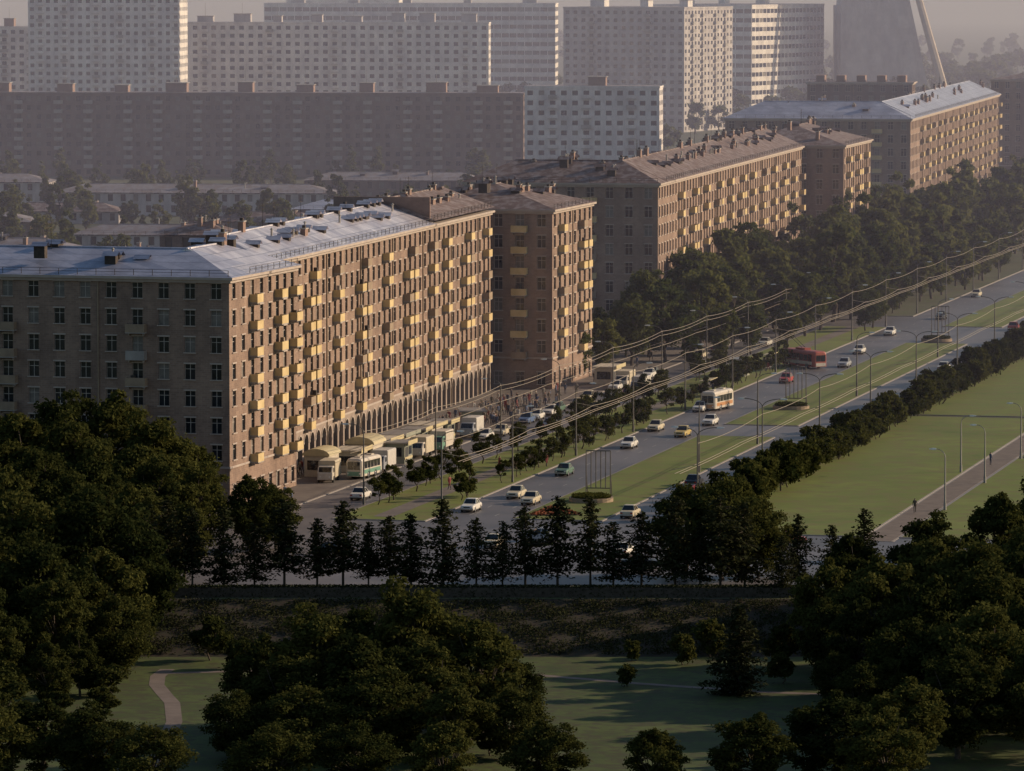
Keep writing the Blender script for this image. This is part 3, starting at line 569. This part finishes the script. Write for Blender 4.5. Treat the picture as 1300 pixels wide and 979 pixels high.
def bus_mesh(name,cols,L=10.5,trolley=False,Wd=2.5,H=2.9):
    mb=MB(); h=L/2; hw=Wd/2
    def ring(x,k,zt,zb=.38):
        w=hw-k
        return [(x,-w,zb),(x,-w-.0,1.2),(x,-w+.04,zt-.35),(x,-w+.22,zt-.08),(x,-w+.5,zt),(x,w-.5,zt),(x,w-.22,zt-.08),(x,w-.04,zt-.35),(x,w,1.2),(x,w,zb)]
    mb.loft([ring(h,.22,H-.25),ring(h-.18,.05,H-.08),ring(h-.6,0,H),ring(-h+.6,0,H),ring(-h+.15,.05,H-.08),ring(-h,.2,H-.25)],0)
    n=int(L/1.35); st=(L-1.6)/n
    for s in(1,-1):
        for k in range(n):
            a=-h+.8+k*st
            o0,o1=(hw-.05,hw+.012) if s>0 else (-hw-.012,-hw+.05)
            if s<0 and k in (0,n//2,n-1): mb.box((0,0),X,Y,a+.08,a+st-.08,o0,o1,.5,2.35,2); mb.box((0,0),X,Y,a+st/2-.03,a+st/2+.03,o0-.01,o1,.5,2.35,0)
            else: mb.box((0,0),X,Y,a+.08,a+st-.08,o0,o1,1.35,2.25,2)
        mb.box((0,0),X,Y,-h+.7,h-.7,(hw+.004 if s>0 else -hw-.02),(hw+.02 if s>0 else -hw-.004),.7,1.2,1)
    for sx in(1,-1):
        a0,a1=(h-.12,h+.02) if sx>0 else (-h-.02,-h+.12)
        mb.box((0,0),X,Y,a0,a1,-hw*.72,-.03,1.25,2.25,2); mb.box((0,0),X,Y,a0,a1,.03,hw*.72,1.25,2.25,2); mb.box((0,0),X,Y,a0-.001,a1-.002,-hw*.75,hw*.75,.45,1.0,1)
        for s in(1,-1): mb.cyl((sx*(h-.05),s*.8,.75),(sx*(h+.05),s*.8,.75),.12,.11,5,10)
    for x in(h-2.3,-h+2.5):
        for s in(1,-1): mb.cyl((x,s*(hw-.3),.48),(x,s*(hw+.02),.48),.48,.48,3,14); mb.cyl((x,s*(hw+.021),.48),(x,s*(hw+.03),.48),.24,.22,4,10)
    mb.box((0,0),X,Y,-h+.4,h-.4,-hw+.15,hw-.15,.3,.45,3)
    if trolley:
        mb.box((0,0),X,Y,-1.5,1.2,-.6,.6,H+.002,H+.3,6)
        for s in(1,-1): mb.cyl((0,s*.3,H+.3),(-5.6,s*.35,H+3.0),.045,.03,3,5)
    else:
        for x in(-2.5,1.5): mb.box((0,0),X,Y,x,x+.9,-.4,.4,H+.002,H+.12,6)
    return mb.mesh(name,[cols[0],cols[1],mGlassC,mTyre,mChrome,mLampW,cols[0]])
pW=solid('bus_white',(.56,.50,.41),.4);pR=solid('bus_red',(.34,.085,.06),.45);pO=solid('bus_orange',(.50,.24,.10),.4);pG=solid('bus_green',(.15,.30,.22),.4)
x,y=W(156,3.4); inst('bus',bus_mesh('bus_mesh',(pW,pO),L=8.0,Wd=2.4),(x,y,.02),UP+math.pi-rad(9))
x,y=W(237,1.6); inst('trolleybus',bus_mesh('trolleybus_mesh',(pR,pW),trolley=True,L=10),(x,y,.02),UP+rad(44)+math.pi)
B2m=bus_mesh('small_bus_mesh',(pW,pG),L=7.2,Wd=2.3,H=2.7)
x,y=W(46,-20.6); inst('bus',B2m,(x,y,.14),UP+math.pi-rad(6))
def van_mesh(name,c1,c2):
    mb=MB(); rg=lambda x,w,z0,z1,k=.1:[(x,-w,z0),(x,-w,z1-k),(x,-w+k,z1),(x,w-k,z1),(x,w,z1-k),(x,w,z0)]
    mb.loft([rg(2.9,.85,.45,1.2),rg(2.85,.95,.4,1.35),rg(2.35,.98,.4,2.05),rg(1.4,.98,.4,2.1)],0)
    mb.loft([rg(1.3,1.08,.6,2.7),rg(-2.9,1.08,.6,2.7)],1)
    mb.poly([(2.84,-.8,1.38),(2.84,.8,1.38),(2.42,.78,1.98),(2.42,-.78,1.98)],2)
    for s in(1,-1):
        mb.box((0,0),X,Y,1.55,2.25,(.97 if s>0 else -.995),(.995 if s>0 else -.97),1.3,1.9,2)
        for x_ in(1.9,-1.7): mb.cyl((x_,s*.78,.42),(x_,s*1.02,.42),.42,.42,3,14)
        mb.cyl((2.85,s*.6,.8),(2.93,s*.6,.8),.11,.1,4,8); mb.box((0,0),X,Y,-2.93,-2.9,s*.5-.45,s*.5+.45,.7,2.5,1)
    mb.box((0,0),X,Y,-2.8,2.7,-.5,.5,.38,.55,3)
    return mb.mesh(name,[c1,c2,mGlassC,mTyre,mLampW])
VM=[van_mesh('van_mesh',pW,solid('van_box_cream',(.50,.43,.31),.5)),van_mesh('van_mesh',paints[5],solid('van_box_white',(.50,.47,.42),.5)),van_mesh('van_mesh',pG,pW)]
for (u,v,a,k) in [(40,-23.6,.1,0),(55,-20.6,0,1),(74,-20.4,0,0),(83,-20,0,2),(104,-21,0,1),(190,-18,0,0),(180,-13.4,0,1)]: x,y=W(u,v); inst('delivery_van',VM[k],(x,y,.14 if v<-19.6 else .02),UP+math.pi+a)
def moto():
    mb=MB(); 
    for xx in(-.65,.65): mb.cyl((xx,-.05,.3),(xx,.05,.3),.3,.3,1,14)
    mb.loft([[(-.6,-.1,.5),(-.6,.1,.5),(-.6,.1,.75),(-.6,-.1,.75)],[(.1,-.16,.35),(.1,.16,.35),(.1,.16,.9),(.1,-.16,.9)],[(.5,-.08,.6),(.5,.08,.6),(.5,.08,.95),(.5,-.08,.95)]],0)
    mb.cyl((.65,0,.3),(.42,0,1.0),.04,.04,2,6); mb.cyl((.42,-.32,1.02),(.42,.32,1.02),.025,.025,2,6); mb.cyl((-.2,-.18,.3),(-.8,-.2,.38),.05,.05,2,6)
    return mb.mesh('motorcycle_mesh',[paints[3],mTyre,mChrome])
x,y=W(38,24.0); inst('motorcycle',moto(),(x,y,.02),UP)
# ------------------------------------------------------------------ kiosks
mCream=solid('kiosk_cream',(.50,.44,.34),.6); mYel=solid('kiosk_roof_ochre',(.50,.42,.24),.5); mTeal=solid('kiosk_green',(.26,.27,.21),.6); mDarkM=solid('dark_metal',(.05,.05,.05),.5); mSteel=solid('galvanised_steel',(.30,.29,.28),.45,metal=.4)
def kiosk(name,Lk=6,Dk=3,H=2.7,arch=False,c=0):
    mb=MB(); h=Lk/2;d=Dk/2
    mb.box((0,0),X,Y,-h,h,-d,d,0,H,0)
    for sgn in(1,-1):
        o0,o1=(d-.02,d+.02) if sgn>0 else (-d-.02,-d+.02)
        n=max(2,int(Lk/1.5)); st=(Lk-.4)/n
        for k in range(n):
            a=-h+.2+k*st
            if k==0: mb.box((0,0),X,Y,a+.1,a+st-.1,o0,o1,.1,2.1,3)
            else: mb.box((0,0),X,Y,a+.1,a+st-.1,o0,o1,1.0,2.1,2)
        mb.box((0,0),X,Y,-h+.05,h-.05,(d+.021 if sgn>0 else -d-.06),(d+.06 if sgn>0 else -d-.021),.5,.8,1)
    for sx in(1,-1): mb.box((0,0),X,Y,(h-.02 if sx>0 else -h-.03),(h+.03 if sx>0 else -h+.02),-d+.4,d-.4,.9,2.1,2)
    if arch:
        K=10; rings=[]
        for x_ in(-h-.3,h+.3): rings.append([(x_,-(d+.25)*math.cos(math.pi*k/K),H+.02+(.9)*math.sin(math.pi*k/K)) for k in range(K+1)])
        mb.loft(rings,1)
    else:
        mb.box((0,0),X,Y,-h-.35,h+.35,-d-.6,d+.35,H+.002,H+.2,4); mb.box((0,0),X,Y,-h-.37,h+.37,-d-.62,-d-.601,H-.15,H+.42,1)
    return mb.mesh(name,[(mCream,mTeal,mCream)[c],(mYel,mYel,mTeal)[c],mGlassC,mDarkM,mSteel if c else mCream])
kk=[kiosk('kiosk_mesh',6,3,2.7,False,0),kiosk('kiosk_mesh',5,3.2,2.7,True,0),kiosk('kiosk_mesh',4,2.6,2.6,False,1),kiosk('kiosk_mesh',7,3,2.7,False,2)]
for (u,v,k,a,s) in [(47,-26.5,1,0,1.0),(54,-24.5,0,.05,1),(61,-24.5,1,0,1.1),(66,-21.3,2,0,1),(69,-24.4,0,0,1.0),(77,-24.3,3,0,1),(85,-24,2,.05,1),(91,-24,0,0,1),(97.5,-23.5,2,0,1),(112,-23,2,.3,1.1),(216,-5,2,0,1),(196,-22,0,0,1)]:
    x,y=W(u,v); inst('market_kiosk',kk[k],(x,y,.14),UP+a,s)
# ------------------------------------------------------------------ street furniture
def lamp(name,H=11,arm=2.2,double=False,pole=mSteel):
    mb=MB(); mb.cyl((0,0,0),(0,0,.9),.18,.16,0,8); mb.cyl((0,0,.9),(0,0,H-.8),.12,.075,0,8)
    for s in((1,-1) if double else (1,)):
        P=[Vector((0,s*arm*(1-math.cos(t)),H-.8+1.0*math.sin(t))) for t in [math.pi/2*k/6 for k in range(7)]]
        for a,b in zip(P[:-1],P[1:]): mb.cyl(a,b,.05,.05,0,6)
        e=P[-1]; mb.loft([[(-.13,e.y-.1*s,e.z-.1),(.13,e.y-.1*s,e.z-.1),(.1,e.y-.1*s,e.z+.06),(-.1,e.y-.1*s,e.z+.06)],[(-.16,e.y+.35*s,e.z-.12),(.16,e.y+.35*s,e.z-.12),(.1,e.y+.35*s,e.z+.08),(-.1,e.y+.35*s,e.z+.08)],[(-.07,e.y+.75*s,e.z-.06),(.07,e.y+.75*s,e.z-.06),(.05,e.y+.75*s,e.z+.02),(-.05,e.y+.75*s,e.z+.02)]],1)
    return mb.mesh(name,[pole,mLampW])
mPoleD=solid('dark_painted_steel',(.12,.11,.10),.5)
LA=lamp('street_lamp_mesh',11.4,2.4,True,mPoleD); LBm=lamp('kerb_lamp_mesh',9.6,2.0,False,mPoleD); LP=lamp('path_lamp_mesh',7.2,1.2,False)
def put(name,me,u,v,toright,z=.1):
    x,y=W(u,v); inst(name,me,(x,y,z),(-SA-math.pi/2) if toright else (-SA+math.pi/2))
us_R=[0+40.3*k for k in range(16)]
for u in us_R: put('street_lamp',LA,u,32.2,False)
for u in (62,102,182,262): put('street_lamp',LBm,u,19.8,True)
us_L=[8+36*k for k in range(18)]
for u in us_L: put('street_lamp',LBm,u,-.6,True)
us_B=[14+35*k for k in range(10)]
for u in us_B: put('street_lamp',LBm,u,-11.9,False)
for k in range(8): put('path_lamp',LP,24+33*k,57.6,False)
for k in range(3): put('path_lamp',LP,70+60*k,52.6,True)
mWire=solid('copper_wire',(.50,.40,.28),.35,metal=.5)
cv=bpy.data.curves.new('trolley_wires','CURVE'); cv.dimensions='3D'; cv.bevel_depth=.034; cv.bevel_resolution=0
def wire(pts):
    s=cv.splines.new('POLY'); s.points.add(len(pts)-1)
    for i,p in enumerate(pts): s.points[i].co=(*p,1)
def sagline(us,v,z,sag):
    P=[]
    for a,b in zip(us[:-1],us[1:]):
        for k in range(8):
            t=k/8; x,y=W(a+(b-a)*t,v); P.append((x,y,z-sag*4*t*(1-t)))
    x,y=W(us[-1],v); P.append((x,y,z)); wire(P)
for v,z,s in((1.4,6.2,.1),(2.0,6.2,.1),(1.7,6.9,.4),(-.5,8.6,.4)): sagline(us_L,v,z,s)
for v,z,s in((-11.9,9.0,.4),(-12.3,8.3,.35),(-13.6,6.3,.15)): sagline(us_B,v,z,s)
for v,z,s in((32.2,9.8,.4),(29.5,6.2,.12),(30.1,6.2,.12)): sagline(us_R,v,z,s)
for u in us_L:
    a=W(u,-.6);b=W(u,2.6); wire([(*a,7.2),(*b,6.7)]); 
for u in us_B: a=W(u,-11.9);b=W(u,-14); wire([(*a,7.3),(*b,6.6)])
for u in us_R: a=W(u,32.2);b=W(u,29); wire([(*a,7.3),(*b,6.6)])
ob=bpy.data.objects.new('trolley_wires',cv); S.collection.objects.link(ob); cv.materials.append(mWire)
def bframe():
    mb=MB(); Wf,Hf=3.0,5.8
    for k in range(6): x_=-Wf/2+Wf*k/5; mb.cyl((x_,0,0 if k in(0,5) else 1.2),(x_,0,Hf),.07,.07,0,6)
    for z_ in(1.2,Hf): mb.cyl((-Wf/2,0,z_),(Wf/2,0,z_),.07,.07,0,6)
    for s in(1,-1): mb.cyl((s*Wf/2,0,3.6),(s*Wf/2,1.6,0),.05,.05,0,6)
    return mb.mesh('billboard_frame_mesh',[mPoleD])
BF=bframe()
rng=np.random.default_rng(8)
def planter(u,v):
    x,y=W(u,v); mb=MB(); K=24
    ro=[(2.7*math.cos(6.2832*k/K),2.7*math.sin(6.2832*k/K)) for k in range(K)]
    mb.loft([[(a,b,0) for a,b in ro],[(a,b,.5) for a,b in ro],[(a*.92,b*.92,.5) for a,b in ro],[(a*.92,b*.92,.35) for a,b in ro]],0)
    n=2600; t=rng.uniform(0,6.28,n); rr=2.4*np.sqrt(rng.random(n)); c=np.stack([rr*np.cos(t),rr*np.sin(t),.35+rng.uniform(0,.65,n)*(1-.2*rr/2.4)],1); nn=rng.normal(size=(n,3)); nn/=np.linalg.norm(nn,axis=1)[:,None]
    me=build_tree_mesh('planter_mesh',quads(c,nn,rng.uniform(.08,.16,n),rng),mb,mLeafD); me.materials[0]=M['balc2']; inst('round_planter',me,(x,y,.14))
for (u,v) in((27,14.1),(161,14.1),(301,14)):
    x,y=W(u+1.0,v); inst('billboard_frame',BF,(x,y,.14),-SA+.1); planter(u-3,v)
def flowerbed(poly,nm):
    mb=MB(); mb.poly([(*W(*p),.17) for p in poly],0); n=1500
    a,b,c_=[np.array(W(*p)) for p in poly]; r1,r2=rng.random(n),rng.random(n); f=r1+r2>1; r1[f]=1-r1[f]; r2[f]=1-r2[f]
    p=a+(b-a)*r1[:,None]+(c_-a)*r2[:,None]; c=np.concatenate([p,rng.uniform(.18,.45,n)[:,None]],1); nn=rng.normal(size=(n,3))+np.array([0,0,1.]); nn/=np.linalg.norm(nn,axis=1)[:,None]
    me=build_tree_mesh('flower_bed',quads(c,nn,rng.uniform(.1,.18,n),rng),mb,mFlow); inst(nm,me,(0,0,0))
flowerbed([(6,10.5),(8,16.5),(17,11)],'flower_bed')
def shelter():
    mb=MB()
    for x_ in(-2.4,0,2.4): mb.cyl((x_,0,0),(x_,0,2.5),.05,.05,0,6)
    mb.loft([[(-2.8,-.3,2.45),(2.8,-.3,2.45),(2.8,-.3,2.55),(-2.8,-.3,2.55)],[(-2.8,1.5,2.65),(2.8,1.5,2.65),(2.8,1.5,2.75),(-2.8,1.5,2.75)]],1)
    mb.box((0,0),X,Y,-2.3,2.3,-.02,.02,.3,2.2,2); mb.box((0,0),X,Y,-2,2,.2,.6,.42,.48,0); mb.box((0,0),X,Y,-1.8,-1.7,.25,.55,0,.42,0); mb.box((0,0),X,Y,1.7,1.8,.25,.55,0,.42,0)
    return mb.mesh('shelter_mesh',[mSteel,mYel,mGlassC])
sh=shelter()
for (u,v) in((176,-2.6),(228,-3)): x,y=W(u,v); inst('bus_shelter',sh,(x,y,.14),-SA-math.pi/2)
# ------------------------------------------------------------------ people
def person_mesh(name,cols,stride=.0,arm=.0,skirt=False):
    V=[];R=[];E=[]
    def a(p,r,par=None):
        V.append(p);R.append(r)
        if par is not None: E.append((par,len(V)-1))
        return len(V)-1
    pel=a((0,0,.94),(.15,.11)); sp=a((0,.01,1.15),(.13,.10),pel); ch=a((0,0,1.36),(.16,.11),sp); ne=a((0,0,1.50),(.055,.055),ch); he=a((0,.02,1.61),(.085,.10),ne); a((0,.01,1.71),(.07,.08),he)
    for s in(1,-1):
        sh_=a((s*.18,0,1.42),(.06,.06),ch); el=a((s*.24,-.04*arm*s,1.14),(.045,.045),sh_); wr=a((s*.25,.10+.12*arm*s,.90),(.032,.032),el); a((s*.25,.13+.14*arm*s,.80),(.03,.04),wr)
        hp=a((s*.10,0,.86),(.09,.09),pel); kn=a((s*.11,.04+stride*.22*s,.50),(.062,.062),hp); an=a((s*.11,stride*.32*s-.02,.09),(.042,.042),kn); a((s*.12,stride*.32*s+.13,.05),(.04,.03),an)
    me=bpy.data.meshes.new('tmp'); me.from_pydata(V,E,[]); ob=bpy.data.objects.new('tmp',me); S.collection.objects.link(ob)
    m=ob.modifiers.new('s','SKIN'); 
    for i,r in enumerate(R): me.skin_vertices[0].data[i].radius=r
    me.skin_vertices[0].data[0].use_root=True
    sb=ob.modifiers.new('u','SUBSURF'); sb.levels=1; sb.render_levels=1
    dg=bpy.context.evaluated_depsgraph_get(); me2=bpy.data.meshes.new_from_object(ob.evaluated_get(dg)); me2.name=name
    bpy.data.objects.remove(ob); me2.materials.clear()
    for c_ in cols: me2.materials.append(c_)
    for p in me2.polygons:
        z=p.center.z; ax=abs(p.center.x)
        p.material_index= 3 if z>1.66 or (z>1.56 and p.center.y<-.0) else 2 if z>1.49 or (z<.87 and ax>.2) else 0 if z>.84 else (4 if z<.09 else (0 if skirt and z>.5 else 1))
        p.use_smooth=True
    return me2
mSkin=solid('skin',(.42,.27,.2),.6); mHair=solid('hair',(.05,.035,.025),.7); mShoe=solid('shoe',(.03,.025,.02),.6)
cl=lambda n,c: solid('cloth_'+n,c,.9)
PM=[]
combos=[((.06,.07,.10),(.04,.04,.05)),((.25,.22,.18),(.10,.09,.08)),((.22,.05,.05),(.05,.05,.07)),((.08,.10,.16),(.08,.08,.10)),((.40,.37,.34),(.12,.10,.08)),((.10,.08,.06),(.05,.045,.04))]
for i,(c1,c2) in enumerate(combos): PM.append(person_mesh('person_mesh',[cl('top',c1),cl('trousers',c2),mSkin,mHair,mShoe],stride=(i%3)*.5,arm=(i%3)*.5,skirt=i in(2,4)))
rnd=random.Random(31)
def pers(u,v,z=.14):
    x,y=W(u,v); inst('person',rnd.choice(PM),(x,y,z),rnd.uniform(0,6.28),rnd.uniform(.96,1.07))
for k in range(130): pers(rnd.gauss(134,17),rnd.uniform(-30,-20.5))
for k in range(16): pers(rnd.uniform(34,60),rnd.uniform(-30,-28))
for k in range(18): pers(rnd.uniform(62,110),rnd.uniform(-29.5,-26.8))
for k in range(12): pers(rnd.uniform(165,250),rnd.uniform(-26,-24))
for (u,v) in[(172,-3.5),(174,-2),(178,-3.8),(181,-2.2),(225,-2),(232,-3),(234,-2.4),(92,-6),(60,-6.2),(120,-5.8),(33,-6),(64.5,-1.0),(20,54.6),(80,55),(12,-20.4),(18,-23),(8,-22)]: pers(u,v)
print('SCENE BUILT',len(bpy.data.objects))
